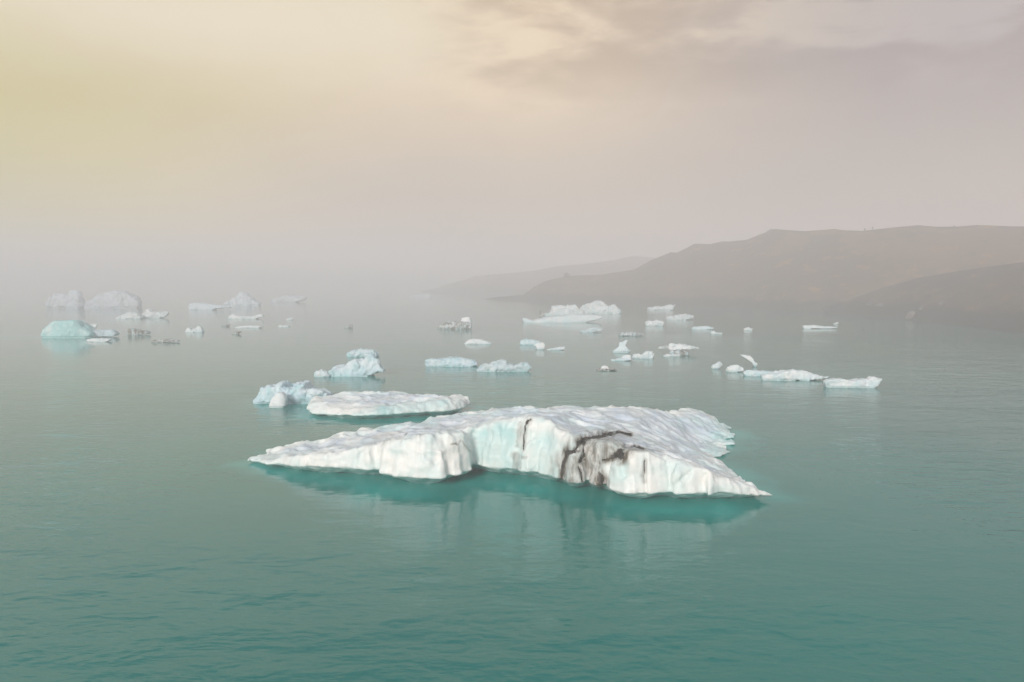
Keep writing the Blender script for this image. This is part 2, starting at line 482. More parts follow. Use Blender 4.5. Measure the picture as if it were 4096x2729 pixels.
# ------------------------------------------------------------------ MAIN ICEBERG
LIP = 0.66
lipY = lambda px, py, z=LIP: at(px, py, z)[1]
main_poly = [
    (995, 1838, .25), (1090, 1855, .3), (1200, 1868, .35), (1330, 1873, .4), (1430, 1877, .42), (1478, 1888, .42), (1500, 1879, .45), (1512, 1896, .4), (1560, 1900, .4),
    (1582, 1908, .35), (1680, 1912, .35), (1760, 1911, .35), (1830, 1900, .35), (1889, 1882, .35), (1894, 1862, .4), (1960, 1870, .4), (2060, 1878, .4),
    (2160, 1895, .38), (2240, 1918, .36), (2262, 1929, .35), (2330, 1930, .35), (2348, 1926, .35), (2380, 1940, .33), (2420, 1944, .33), (2450, 1962, .3), (2500, 1973, .3),
    (2600, 1976, .3), (2676, 1968, .3), (2690, 1977, .3), (2812, 1972, .3), (2830, 1982, .28), (2950, 1986, .25), (3092, 1983, .2),
    (3040, 1952, .4), (2985, 1922, .5), (2965, 1890, .5), (2930, 1862, .5), (2870, 1837, .4), (2840, 1820, .3),
    (2885, 1808, .3), (2925, 1792, .3), (2908, 1774, .3), (2942, 1758, .3), (2922, 1748, .3), (2956, 1722, .35), (2915, 1694, .5), (2930, 1686, .6), (2885, 1676, .7),
    (2840, 1662, 0, 47.6), (2760, 1655, 0, 47.0), (2640, 1655, 0, 44.0), (2500, 1655, 0, 42.2), (2300, 1655, 0, 42.0), (2100, 1650, 0, 42.2), (1950, 1650, 0, 42.2),
    (1860, 1660, 0, 41.8), (1650, 1692, 0, 41.2), (1430, 1730, 0, 40.6), (1320, 1752, 0, 40.0), (1180, 1774, 0, 39.4), (1060, 1800, 0, 38.6)]
main_poly = [p if len(p) == 4 or p[0] < 1060 or p[1] < 1850 or p[0] > 3000 else (p[0], p[1], min(LIP, 0.3 + (p[0] - 1060) / 700.0, 0.3 + (3000 - p[0]) / 300.0)) for p in main_poly]
L = lipY
main_ctrl = [
    (1000, 1832, 37.3), (1090, 1820, 37.3), (1200, 1823, L(1200, 1868) + .5), (1430, 1792, L(1430, 1877) + .55), (1560, 1760, L(1560, 1900) + .7), (1700, 1738, L(1700, 1910) + .8),
    (1800, 1725, L(1800, 1905) + .9), (1870, 1730, L(1870, 1888) + .7), (1905, 1700, L(1905, 1865) + .8), (1990, 1672, L(1990, 1872) + 1.0), (2100, 1658, L(2100, 1885) + 1.4),
    (2150, 1664, L(2150, 1893) + 1.5), (2230, 1692, L(2230, 1915) + 1.7), (2320, 1735, L(2320, 1930) + 1.6), (2400, 1752, L(2400, 1942) + 1.7), (2470, 1775, L(2470, 1966) + 1.4), (2545, 1793, L(2545, 1974) + 1.0),
    (2650, 1812, L(2650, 1974) + .8), (2780, 1862, L(2780, 1975) + .7), (2900, 1905, L(2900, 1982) + .6), (3010, 1952, L(3000, 1984) + .4), (3075, 1976, L(3055, 1981) + .05),
    (1180, 1773, 38.9), (1430, 1728, 39.8), (1650, 1690, 40.3), (1860, 1655, 40.9), (1990, 1640, 40.6), (2170, 1640, 40.4), (2330, 1643, 40.0), (2500, 1647, 39.8), (2650, 1651, 41.6), (2800, 1649, 45.2), (2880, 1676, 46.4), (2950, 1720, 45.0),
     (2350, 1690, 37.0), (2500, 1715, 36.5),
    (2650, 1735, 38.0), (2750, 1780, 38.5), (2838, 1810, 39.6), (2850, 1745, 42.6), (2900, 1852, 35.2), (2750, 1830, 34.3), (2620, 1778, 34.5), (2900, 1790, 41.0), (2985, 1930, 33.2), (2740, 1705, 42.0)]
main_spots = [(at_depth(px, 1700, Y)[0], Y, z) for px, Y, z in ((1250, 37.9, .62), (1400, 37.6, .85), (1520, 37.0, 1.15), (1650, 36.7, 1.45), (1780, 37.0, 1.6), (1880, 37.6, 1.8), (1980, 38.4, 2.2), (2250, 37.8, 2.65), (2400, 36.5, 2.3))]
main_seams = [([(1890, 1735), (1893, 1865)], 10, .16), ([(2582, 1830), (2583, 1975)], 7, .10), ([(2690, 1975), (2700, 1940), (2760, 1890)], 9, .12), ([(2826, 1985), (2812, 1925), (2822, 1902)], 9, .12), ([(1480, 1885), (1440, 1840), (1450, 1810)], 10, .08), ([(2478, 1840), (2500, 1900)], 26, .18), ([(2350, 1930), (2360, 1880), (2340, 1850)], 14, .20)]
main_veins = [
    ([(2322, 1852), (2326, 1832), (2338, 1822), (2336, 1768)], 8.0, 37.0, .85),
    ([(2300, 1800), (2318, 1795), (2325, 1770)], 6.0, 37.2, .7),
    ([(2440, 1738), (2475, 1729), (2525, 1742)], 6.0, 38.0, .7),
    ([(2500, 1786), (2540, 1787), (2575, 1797)], 7.0, 36.5, .75),
    ([(2330, 1925), (2324, 1890), (2316, 1868)], 5.0, 35.0, .5),
    ([(2244, 1916), (2250, 1868), (2265, 1815), (2306, 1804), (2316, 1775), (2335, 1760), (2400, 1746), (2440, 1738)], 13, 37.2, .85),
    ([(2404, 1938), (2398, 1890), (2400, 1850), (2430, 1836), (2470, 1812), (2480, 1800), (2482, 1822)], 17.0, 35.0, .9),
    ([(2124, 1679), (2110, 1684), (2098, 1725), (2094, 1800)], 3.4, 38.5, .45),
    ([(2581, 1842), (2580, 1880), (2576, 1908), (2580, 1930)], 4.5, 34.0, .55)]
main_stains = [
    ([(2248, 1935), (2262, 1815), (2312, 1800), (2332, 1760), (2440, 1735), (2530, 1786), (2476, 1832), (2404, 1852), (2404, 1938)], .52, 16, 37.0),
    ([(2118, 1682), (2085, 1692), (2062, 1765), (2072, 1796), (2094, 1800), (2102, 1722)], .34, 5, 38.5),
    ([(2062, 1820), (2100, 1820), (2084, 1890), (2052, 1878)], .36, 7, 38.5),
    ([(2320, 1852), (2322, 1838), (2338, 1828), (2330, 1775), (2346, 1775), (2346, 1845)], .75, 5, 36.0),
    ([(2400, 1740), (2560, 1780), (2700, 1810), (2760, 1825), (2640, 1760), (2480, 1720)], .17, 30, 38.0),
    ([(1400, 1792), (1520, 1735), (1850, 1680), (1870, 1715), (1700, 1732), (1480, 1785)], .17, 14, 40.0),
    ([(1760, 1905), (1800, 1790), (1850, 1765), (1885, 1810), (1885, 1880)], .10, 8, 36.0),
    ([(1806, 1782), (1850, 1762), (1890, 1812), (1886, 1815), (1850, 1770), (1812, 1787)], .55, 3, 36.0),
    ([(2470, 1795), (2545, 1783), (2640, 1800), (2640, 1806), (2545, 1792), (2480, 1803)], .6, 4, 36.0),
    ([(1620, 1735), (1632, 1728), (1634, 1745), (1624, 1748)], .8, 4, 40.0)]
main_blues = [
    ([(1894, 1860), (1894, 1720), (1990, 1690), (2060, 1700), (2090, 1880)], .46, 30, 39.0),
    ([(2110, 1890), (2110, 1720), (2220, 1750), (2250, 1910)], .26, 24, 38.0),
    ([(2430, 1850), (2510, 1830), (2520, 1930), (2440, 1930)], .22, 24, 34.0),
    ([(1500, 1720), (1860, 1650), (2160, 1636), (2160, 1655), (1860, 1672), (1500, 1738)], .35, 6, 50.0),
    ([(2640, 1690), (2800, 1655), (2950, 1700), (2950, 1780), (2800, 1740)], .34, 16, 50.0)]
V, Q, A, vid = plan_berg(main_poly, main_ctrl, 0.066, lip=LIP, under=2.1, spots=main_spots, seams=main_seams, veins=main_veins, stains=main_stains, blues=main_blues)
org = np.array([at(2050, 1850)[0], 37.5, 0.0])
root = bpy.data.objects.new('iceberg', None); C.objects.link(root); root.location = org
tag(root, 'largest white iceberg in the foreground, wing shaped, with dark dirt bands down its front', 'iceberg', GROUP)
fv = vid[Q]
used = np.zeros(len(Q), bool)
for i in range(len(main_veins)):
    k = ((fv == i).sum(1) >= 3) & ~used
    if k.sum() < 4: continue
    fi = np.nonzero(k)[0]
    lab = np.arange(len(V))
    while True:                                                          # connected runs of the band
        old = lab.copy()
        mn = lab[Q[fi]].min(1)
        for c in range(4): np.minimum.at(lab, Q[fi][:, c], mn)
        if (old == lab).all(): break
    fl = lab[Q[fi][:, 0]]
    for c in np.unique(fl):
        sel = fi[fl == c]
        if len(sel) < 10: continue
        kk = np.zeros(len(Q), bool); kk[sel] = True; used |= kk
        v2, q2, a2 = submesh(V, Q, kk, A)
        link('dirt_band', make_mesh('dirt_band', v2 - org, q2, [DIRT], a2), root)
v2, q2, a2 = submesh(V, Q, ~used, A)
link('ice_body', make_mesh('ice_body', v2 - org, q2, [ICE], a2), root)

# ------------------------------------------------------------------ SECOND FLOE
fl_poly = [(1222, 1640, .3), (1240, 1652, .28), (1300, 1661, .25), (1400, 1669, .22), (1470, 1672, .22), (1600, 1665, .25), (1690, 1655, .3), (1710, 1648, .4), (1780, 1641, .5), (1840, 1630, .6), (1872, 1612, .7),
           (1879, 1598, .75), (1862, 1582, .9), (1790, 1575, 0, 53.6), (1680, 1570, 0, 54.6), (1530, 1565, 0, 55.2), (1370, 1567, 0, 54.8), (1290, 1580, 0, 53.6), (1245, 1604, .5), (1240, 1628, .35)]
fl_ctrl = [(1250, 1608, 51.2), (1300, 1612, 50.6), (1400, 1618, 49.9), (1500, 1612, 50.0), (1600, 1610, 50.2), (1700, 1600, 50.8), (1790, 1590, 51.3), (1850, 1588, 51.6), (1872, 1598, 51.4),
           (1290, 1582, 53.2), (1370, 1567, 54.2), (1530, 1564, 54.4), (1680, 1572, 53.8), (1790, 1577, 53.0), (1450, 1598, 52.0), (1600, 1592, 52.0), (1260, 1640, 49.9), (1350, 1640, 49.4)]
V, Q, A, _ = plan_berg(fl_poly, fl_ctrl, 0.085, lip=.42, seed=23, under=2.2, lean=0.5, ksm=.5, lump=.14, flute=.05, zmin=-.8,
                       stains=[([(1340, 1640), (1560, 1612), (1560, 1620), (1340, 1650)], .10, 8, 60)],
                       blues=[([(1360, 1665), (1500, 1620), (1790, 1595), (1780, 1640), (1500, 1668)], .36, 12, 60), ([(1250, 1590), (1530, 1562), (1800, 1578), (1530, 1580)], .14, 6, 60)])
ice_thing('iceberg', 'long smooth white floe lying just behind the foreground iceberg, rounded nose at its right end', 'iceberg', [('ice_body', (V, Q, A), ICE)])

# ------------------------------------------------------------------ DRIFTING PIECES
def S(base, poly, **k): return slab_piece(base, poly, **k)
def one(name, label, base, poly, cat='ice floe', **k):
    return ice_thing(name, label, cat, [('ice_body', S(base, poly, **k), ICE)])

# blue berg with white knob left of the second floe
ice_thing('iceberg', 'craggy pale blue iceberg with white knob, at the left end of the long floe', 'iceberg', [
    ('ice_body', S(1622, [(1019, 1618), (1030, 1595), (1042, 1572), (1058, 1550), (1085, 1543), (1115, 1541), (1128, 1531), (1142, 1531), (1150, 1541), (1180, 1543), (1186, 1532), (1215, 1531), (1232, 1531), (1240, 1546), (1262, 1556), (1300, 1560), (1318, 1572), (1318, 1600), (1290, 1618)], blue=.55, dr=.7, rough=1.0), ICE),
    ('ice_knob|smooth white rounded knob', S(1634, [(1074, 1634), (1086, 1600), (1100, 1580), (1112, 1568), (1130, 1570), (1142, 1584), (1148, 1604), (1144, 1632)], blue=.0, dr=.9, rough=.6, res=50, taper=.3), ICE)])
ice_thing('iceberg', 'blue iceberg with one sharp peak on its right, behind the blue berg with white knob', 'iceberg', [
    ('ice_body', S(1508, [(1300, 1506), (1320, 1480), (1345, 1466), (1385, 1462), (1400, 1448), (1420, 1440), (1452, 1440), (1470, 1432), (1488, 1420), (1498, 1418), (1506, 1434), (1522, 1448), (1524, 1462), (1545, 1478), (1542, 1486), (1500, 1496)], blue=.55, dr=.4, rough=1.1), ICE),
    ('ice_ledge', S(1510, [(1258, 1506), (1262, 1484), (1285, 1480), (1310, 1486), (1322, 1508)], blue=.3, dr=.8, res=50), ICE)])
one('iceberg', 'flat blue slab behind the sharp peaked blue iceberg', 1429, [(1386, 1424), (1390, 1410), (1410, 1402), (1436, 1398), (1442, 1394), (1450, 1400), (1490, 1400), (1504, 1404), (1514, 1414), (1512, 1426)], blue=.55, dr=.5)
one('ice_floe', 'long flat blue floe with a ragged top, alone between two other blue bergs mid lagoon', 1468, [(1700, 1458), (1702, 1438), (1730, 1434), (1770, 1436), (1800, 1430), (1830, 1430), (1860, 1434), (1890, 1440), (1908, 1450), (1906, 1462), (1850, 1468)], blue=.62, dr=.45)
one('ice_floe', 'blue floe with a dark crest on its left half and a white raised right end', 1489, [(1907, 1484), (1915, 1468), (1945, 1455), (1985, 1448), (2008, 1441), (2024, 1444), (2030, 1456), (2060, 1462), (2085, 1452), (2112, 1450), (2120, 1460), (2129, 1470), (2110, 1484)], blue=.42, dirt=.06, dr=.4)
one('ice_floe', 'plain white low floe near the middle of the lagoon, smooth hump top', 1378, [(1857, 1374), (1870, 1362), (1895, 1355), (1920, 1357), (1945, 1364), (1966, 1373)], blue=.02, dr=.5, rough=.6)
ice_thing('iceberg', 'grey dirty iceberg carrying a white block on its right end', 'iceberg', [
    ('ice_body|grey dirty ice', S(1318, [(1752, 1314), (1765, 1300), (1780, 1290), (1810, 1286), (1832, 1290), (1850, 1286), (1875, 1290), (1886, 1300), (1884, 1314)], blue=.2, dirt=.42, dr=.5), ICE),
    ('ice_block|clean white block', S(1314, [(1848, 1306), (1844, 1284), (1846, 1272), (1868, 1267), (1882, 1270), (1888, 1284), (1884, 1306)], blue=.02, dr=.9, rough=.6, res=45, keel=False, back=1.0), ICE)])
one('ice_floe', 'pale mint hump of ice behind the small white pointed block', 1381, [(2078, 1376), (2082, 1362), (2105, 1357), (2135, 1359), (2150, 1364), (2164, 1370), (2158, 1378)], blue=.5, dr=.5)
ice_thing('ice_floe', 'small white pointed block with a flat ice plate trailing to its right', 'ice floe', [
    ('ice_block', S(1399, [(2146, 1396), (2144, 1386), (2134, 1382), (2150, 1372), (2172, 1369), (2181, 1378), (2178, 1396)], blue=.0, dr=.7, res=50, rough=.6), ICE),
    ('ice_plate', S(1402, [(2182, 1400), (2200, 1396), (2215, 1392), (2232, 1390), (2258, 1387), (2260, 1394), (2245, 1400)], blue=.12, dr=.5, res=50), ICE)])
one('iceberg', 'long low white iceberg with a pale blue waterline in front of the far cluster', 1291, [(2090, 1282), (2092, 1273), (2108, 1274), (2130, 1281), (2160, 1274), (2210, 1266), (2260, 1263), (2290, 1258), (2340, 1258), (2390, 1261), (2409, 1264), (2408, 1274), (2350, 1286)], cat='iceberg', blue=.14, dr=.3, rough=.7)
ice_thing('iceberg', 'pale iceberg of the far cluster with brown dirt streaks at its left end', 'iceberg', [
    ('ice_body', S(1264, [(2176, 1262), (2178, 1250), (2206, 1246), (2208, 1226), (2250, 1222), (2300, 1221), (2306, 1232), (2330, 1244), (2332, 1258)], blue=.14, dirt=.03, dr=.45), ICE),
    ('dirty_ice|brown streaked ice', S(1263, [(2158, 1262), (2157, 1245), (2164, 1240), (2172, 1252), (2184, 1246), (2196, 1240), (2204, 1250), (2198, 1262)], blue=.1, dirt=.55, dr=.7, res=45), ICE)])
ice_thing('iceberg', 'tallest heaped white iceberg at the right of the far cluster', 'iceberg', [
    ('ice_body', S(1256, [(2336, 1254), (2340, 1236), (2352, 1226), (2375, 1220), (2400, 1222), (2425, 1224), (2445, 1226), (2455, 1218), (2464, 1228), (2480, 1240), (2487, 1252)], blue=.10, dr=.5), ICE),
    ('ice_spire', S(1246, [(2322, 1236), (2330, 1222), (2350, 1214), (2380, 1206), (2396, 1204), (2414, 1208), (2422, 1216), (2430, 1220), (2410, 1236)], blue=.06, dr=.5, back=4.0), ICE)])
one('ice_floe', 'narrow white floe with an upturned right tip, below the near hill', 1242, [(2592, 1236), (2594, 1229), (2620, 1228), (2650, 1226), (2670, 1222), (2682, 1217), (2690, 1221), (2702, 1220), (2694, 1230), (2690, 1238)], blue=.08, dr=.35)
one('ice_floe', 'white floe with a grey notch near its left end, right of the far cluster', 1282, [(2666, 1276), (2668, 1268), (2682, 1264), (2690, 1268), (2704, 1260), (2730, 1257), (2760, 1257), (2771, 1263), (2771, 1274), (2740, 1281)], blue=.14, dirt=.08, dr=.4)
one('ice_floe', 'chunky white floe with two bumps, just left of the notched white floe', 1305, [(2583, 1298), (2584, 1286), (2600, 1283), (2612, 1287), (2625, 1280), (2640, 1284), (2653, 1285), (2653, 1300)], blue=.05, dr=.5)
one('ice_floe', 'faint bluish sheet of ice barely above the water below the far cluster', 1330, [(2322, 1325), (2345, 1320), (2358, 1313), (2390, 1311), (2412, 1317), (2410, 1322), (2370, 1328)], blue=.4, dirt=.08, dr=.5, rough=.6)
one('ice_floe', 'blue grey floe with a darker right end and pointed left tip', 1345, [(2474, 1330), (2490, 1327), (2520, 1328), (2550, 1333), (2575, 1335), (2572, 1342), (2530, 1345), (2490, 1343)], blue=.45, dirt=.28, dr=.35)
one('iceberg', 'small pale iceberg with a crooked white beak rising from a mint base', 1412, [(2448, 1408), (2462, 1396), (2474, 1386), (2478, 1370), (2494, 1366), (2504, 1360), (2512, 1361), (2508, 1370), (2502, 1384), (2512, 1396), (2526, 1404), (2520, 1410)], cat='iceberg', blue=.22, dr=.6, rough=.6, taper=.75)
ice_thing('ice_floe', 'white flat floe with a raised square block, in front of the beaked iceberg', 'ice floe', [
    ('ice_body', S(1445, [(2442, 1440), (2462, 1437), (2486, 1432), (2522, 1430), (2522, 1440), (2500, 1444)], blue=.3, dr=.5, res=55), ICE),
    ('ice_block', S(1444, [(2484, 1440), (2490, 1424), (2506, 1420), (2522, 1421), (2524, 1438)], blue=.0, dr=.8, res=45, rough=.6), ICE)])
one('ice_floe', 'two lobed white lump beside the flat floe with the square block', 1435, [(2528, 1432), (2536, 1420), (2552, 1414), (2568, 1420), (2582, 1408), (2596, 1404), (2608, 1408), (2616, 1420), (2612, 1430)], blue=.12, dr=.5)
ice_thing('iceberg', 'mushroom shaped iceberg, white cap over dark undercut ice with thin side blades', 'iceberg', [
    ('ice_cap|white overhanging cap', S(1420, [(2672, 1398), (2674, 1377), (2700, 1375), (2730, 1379), (2762, 1384), (2799, 1392), (2780, 1396), (2762, 1396), (2748, 1402), (2732, 1407), (2706, 1406), (2690, 1402)], blue=.04, dr=.5, keel=False, rough=.7, taper=.1, notch=0), ICE),
    ('ice_base|dark grey green undercut ice', S(1424, [(2676, 1420), (2678, 1404), (2720, 1400), (2756, 1398), (2758, 1418)], blue=.5, dirt=.5, dr=.7, res=55), ICE),
    ('ice_ledge|thin grey blade', S(1412, [(2632, 1396), (2640, 1386), (2660, 1384), (2674, 1384), (2672, 1395)], blue=.2, dirt=.25, dr=.7, res=40, keel=False, notch=0), ICE),
    ('ice_ledge|low white ledge at the water', S(1428, [(2652, 1424), (2670, 1417), (2690, 1419), (2720, 1418), (2718, 1425)], blue=.05, dr=.6, res=45), ICE)])
ice_thing('ice_floe', 'flat floe covered in dark debris with a small white lump on top', 'ice floe', [
    ('ice_body|dark debris covered ice', S(1485, [(2377, 1482), (2392, 1478), (2410, 1474), (2430, 1476), (2450, 1477), (2468, 1476), (2462, 1482), (2430, 1485)], blue=.1, dirt=.75, dr=.6, rough=1.3), ICE),
    ('ice_lump|white lump', S(1482, [(2402, 1478), (2408, 1466), (2420, 1463), (2430, 1466), (2436, 1477)], blue=.0, dr=.9, res=40, keel=False), ICE)])
one('ice_floe', 'thin pale blue sheet of ice between the notched floe and the tiny white lumps', 1319, [(2766, 1314), (2772, 1308), (2800, 1306), (2830, 1305), (2850, 1310), (2858, 1314), (2830, 1318)], blue=.35, dr=.35)
one('ice_floe', 'tiny white floe with a hump at its left end, just below the thin blue sheet', 1337, [(2841, 1333), (2844, 1327), (2856, 1325), (2862, 1331), (2890, 1332), (2888, 1336)], blue=.1, dr=.4, res=50)
one('ice_floe', 'tiny lone white lump shaped like a swimming duck, under the hill', 1322, [(2974, 1318), (2982, 1311), (2996, 1310), (3004, 1315), (3011, 1314), (3009, 1320)], blue=.04, dr=.5, res=50)
one('ice_floe', 'long thin white floe near the foot of the dark shore', 1316, [(3210, 1303), (3225, 1302), (3260, 1301), (3300, 1305), (3346, 1307), (3347, 1312), (3300, 1315), (3240, 1313)], blue=.12, dr=.3, rough=.6)
one('ice_chunk', 'tiny white wing of ice floating behind the long thin white floe', 1297, [(3334, 1296), (3340, 1292), (3355, 1288), (3354, 1293), (3348, 1296)], blue=.05, dr=.6, res=45)
one('ice_floe', 'white fin of ice leaning to the left, standing up from the water', 1468, [(3012, 1466), (3008, 1452), (2990, 1440), (2972, 1428), (2959, 1419), (2976, 1420), (3000, 1424), (3010, 1434), (3018, 1448), (3029, 1454), (3028, 1464)], blue=.0, dr=.35, rough=.45, taper=.2)
one('ice_floe', 'small grey white chunk left of the round white floe and the leaning fin', 1477, [(2845, 1472), (2850, 1460), (2866, 1454), (2878, 1446), (2889, 1448), (2891, 1460), (2874, 1474)], blue=.2, dirt=.06, dr=.6, res=60)
one('ice_floe', 'rounded white floe below the leaning fin, left of the long peaked floe', 1489, [(2905, 1484), (2908, 1468), (2930, 1461), (2955, 1462), (2974, 1472), (2974, 1482), (2950, 1488)], blue=.06, dr=.5)
ice_thing('iceberg', 'long white iceberg with gentle central peak and pointed blue tail, right of the rounded floe', 'iceberg', [
    ('ice_body', S(1525, [(3046, 1522), (3046, 1502), (3060, 1496), (3100, 1494), (3130, 1484), (3170, 1478), (3200, 1484), (3240, 1492), (3270, 1502), (3312, 1506), (3300, 1514), (3240, 1520), (3150, 1524)], blue=.14, dr=.3), ICE),
    ('ice_ledge', S(1506, [(2974, 1490), (2990, 1482), (3020, 1482), (3060, 1484), (3100, 1488), (3096, 1500), (3040, 1504)], blue=.38, dr=.4, res=60), ICE)])
one('iceberg', 'white iceberg with a raised knob on its right end, furthest right of the drifting ice', 1554, [(3297, 1550), (3296, 1528), (3310, 1520), (3340, 1513), (3368, 1514), (3385, 1522), (3405, 1524), (3425, 1516), (3450, 1515), (3470, 1517), (3482, 1508), (3500, 1508), (3526, 1517), (3520, 1528), (3502, 1542), (3490, 1552)], cat='iceberg', blue=.10, dr=.35, rough=.7)
# ---- far left, in the mist
ice_thing('iceberg', 'bright turquoise domed iceberg with a low blue tail, far left of the lagoon', 'iceberg', [
    ('ice_body|turquoise dome', S(1354, [(178, 1350), (180, 1320), (194, 1304), (210, 1300), (220, 1286), (240, 1281), (280, 1282), (312, 1280), (326, 1284), (340, 1300), (360, 1314), (380, 1330), (382, 1348)], blue=.95, dr=.6, rough=.5, crust=0.05), ICE),
    ('ice_tail|blue low tail', S(1350, [(330, 1346), (340, 1330), (372, 1322), (400, 1318), (440, 1318), (462, 1322), (472, 1334), (460, 1344), (400, 1348)], blue=1.0, dirt=.10, dr=.5, res=60), ICE),
    ('ice_lump', S(1336, [(340, 1322), (346, 1304), (366, 1298), (388, 1295), (386, 1306), (372, 1322)], blue=.3, dr=.6, res=45, back=4.0), ICE)])
one('ice_floe', 'small thin white floe in front of the turquoise dome iceberg', 1369, [(348, 1364), (352, 1356), (366, 1355), (400, 1354), (440, 1356), (446, 1361), (430, 1366)], blue=.05, dr=.4)
ice_thing('iceberg', 'low misty white iceberg of two lumps beyond the turquoise dome', 'iceberg', [
    ('ice_body', S(1277, [(464, 1274), (490, 1262), (515, 1250), (545, 1250), (560, 1260), (566, 1272)], blue=.04, dr=.5), ICE),
    ('ice_lump', S(1274, [(556, 1270), (570, 1258), (584, 1248), (592, 1238), (604, 1242), (612, 1250), (650, 1248), (680, 1248), (676, 1258), (650, 1270)], blue=.08, dirt=.04, dr=.4), ICE)])
one('ice_floe', 'grey green dark slab of ice right of the turquoise iceberg', 1341, [(511, 1338), (511, 1316), (540, 1315), (560, 1320), (590, 1323), (605, 1328), (602, 1334), (560, 1340)], blue=.35, dirt=.50, dr=.4)
one('ice_floe', 'lower of the dark flat slabs on the left, thin and pointed', 1371, [(606, 1367), (612, 1361), (650, 1358), (680, 1355), (700, 1358), (716, 1360), (712, 1366), (660, 1370)], blue=.2, dirt=.55, dr=.35)
one('ice_floe', 'small white floe with twin humps right of the dark slabs', 1330, [(740, 1326), (748, 1314), (758, 1311), (770, 1320), (786, 1312), (796, 1304), (804, 1308), (814, 1324)], blue=.04, dr=.5)
one('iceberg', 'pale bluish low iceberg left of the misty peaked one', 1241, [(759, 1236), (762, 1216), (790, 1211), (830, 1214), (870, 1220), (926, 1226), (922, 1232), (860, 1236)], cat='iceberg', blue=.38, crust=1.2, dr=.35, rough=.6)  # strong grey tint paints thicker fog into the ice colour
one('iceberg', 'misty white iceberg shaped like a tent with one peak, far across the lagoon', 1224, [(888, 1218), (905, 1208), (935, 1198), (955, 1184), (970, 1167), (985, 1172), (1005, 1188), (1020, 1202), (1043, 1214), (1040, 1222)], cat='iceberg', blue=.08, crust=1.2, dr=.5)  # ice tinted grey to imitate denser mist
one('iceberg', 'flat misty white iceberg right of the tent shaped peak', 1210, [(1086, 1206), (1095, 1194), (1130, 1184), (1170, 1182), (1200, 1184), (1227, 1188), (1222, 1198), (1190, 1206)], cat='iceberg', blue=.05, dirt=.12, crust=1.5, dr=.4)  # tint and dirt values grey the ice like thicker fog
one('ice_floe', 'white saddle shaped floe with raised ends, in front of the tent shaped iceberg', 1277, [(916, 1272), (924, 1260), (936, 1254), (950, 1262), (974, 1265), (1000, 1266), (1024, 1264), (1040, 1256), (1054, 1258), (1056, 1266), (1030, 1274)], blue=.04, dr=.35, rough=.7)
one('ice_chunk', 'tiny dark chip of ice left of the thin white floe below the saddle shaped one', 1307, [(886, 1305), (900, 1299), (912, 1299), (922, 1298), (914, 1305)], blue=.2, dirt=.5, dr=.6, res=45)
one('ice_chunk', 'small dark sliver of ice below the thin white floe, under the saddle shaped one', 1338, [(930, 1335), (938, 1328), (952, 1327), (968, 1326), (956, 1335)], blue=.2, dirt=.5, dr=.6, res=45)
one('ice_floe', 'thin white floe low on the water below the saddle shaped one', 1313, [(942, 1309), (960, 1305), (1000, 1302), (1030, 1304), (1050, 1306), (1040, 1310)], blue=.05, dr=.35, rough=.6)
one('ice_chunk', 'upper of two tiny white chips, right of the saddle shaped floe', 1281, [(1144, 1279), (1154, 1273), (1170, 1272), (1173, 1278)], blue=.05, dr=.6, res=45)
one('ice_chunk', 'lower of two tiny white chips, right of the saddle shaped floe', 1308, [(1113, 1306), (1120, 1301), (1136, 1303), (1150, 1301), (1159, 1305)], blue=.05, dr=.5, res=45)
one('ice_chunk', 'tiny dark chunk with a pale top, alone in the middle of the lagoon', 1313, [(1375, 1310), (1390, 1305), (1398, 1300), (1410, 1300), (1411, 1311)], blue=.3, dirt=.42, dr=.6, res=50)
one('iceberg', 'leftmost misty iceberg, pale and jagged, almost lost in fog', 1234, [(186, 1230), (200, 1196), (222, 1176), (250, 1170), (270, 1174), (296, 1164), (318, 1168), (330, 1196), (336, 1228)], cat='iceberg', blue=.10, dirt=.12, crust=1.5, dr=.5)  # fog painted in: tint and dirt values lower the contrast
one('iceberg', 'misty pale domed iceberg next to the leftmost jagged one', 1234, [(345, 1230), (352, 1208), (385, 1196), (410, 1180), (432, 1166), (462, 1163), (490, 1166), (520, 1172), (545, 1186), (562, 1206), (566, 1228)], cat='iceberg', blue=.18, dirt=.12, crust=1.5, dr=.5, rough=.7)  # greyed by tint and dirt values in place of denser fog
one('iceberg', 'very faint low iceberg at the back of the lagoon before the hazy far ridge', 1190, [(1634, 1188), (1645, 1180), (1680, 1176), (1710, 1175), (1728, 1180), (1724, 1188)], cat='iceberg', blue=.2, dirt=.12, crust=1.5, dr=.4)  # haze put into the ice colour through tint and dirt values

# ------------------------------------------------------------------ HILLS
def interp(tbl, x):
    xs = np.array([t[0] for t in tbl], float); ys = np.array([t[1] for t in tbl], float)
    return np.interp(x, xs, ys)

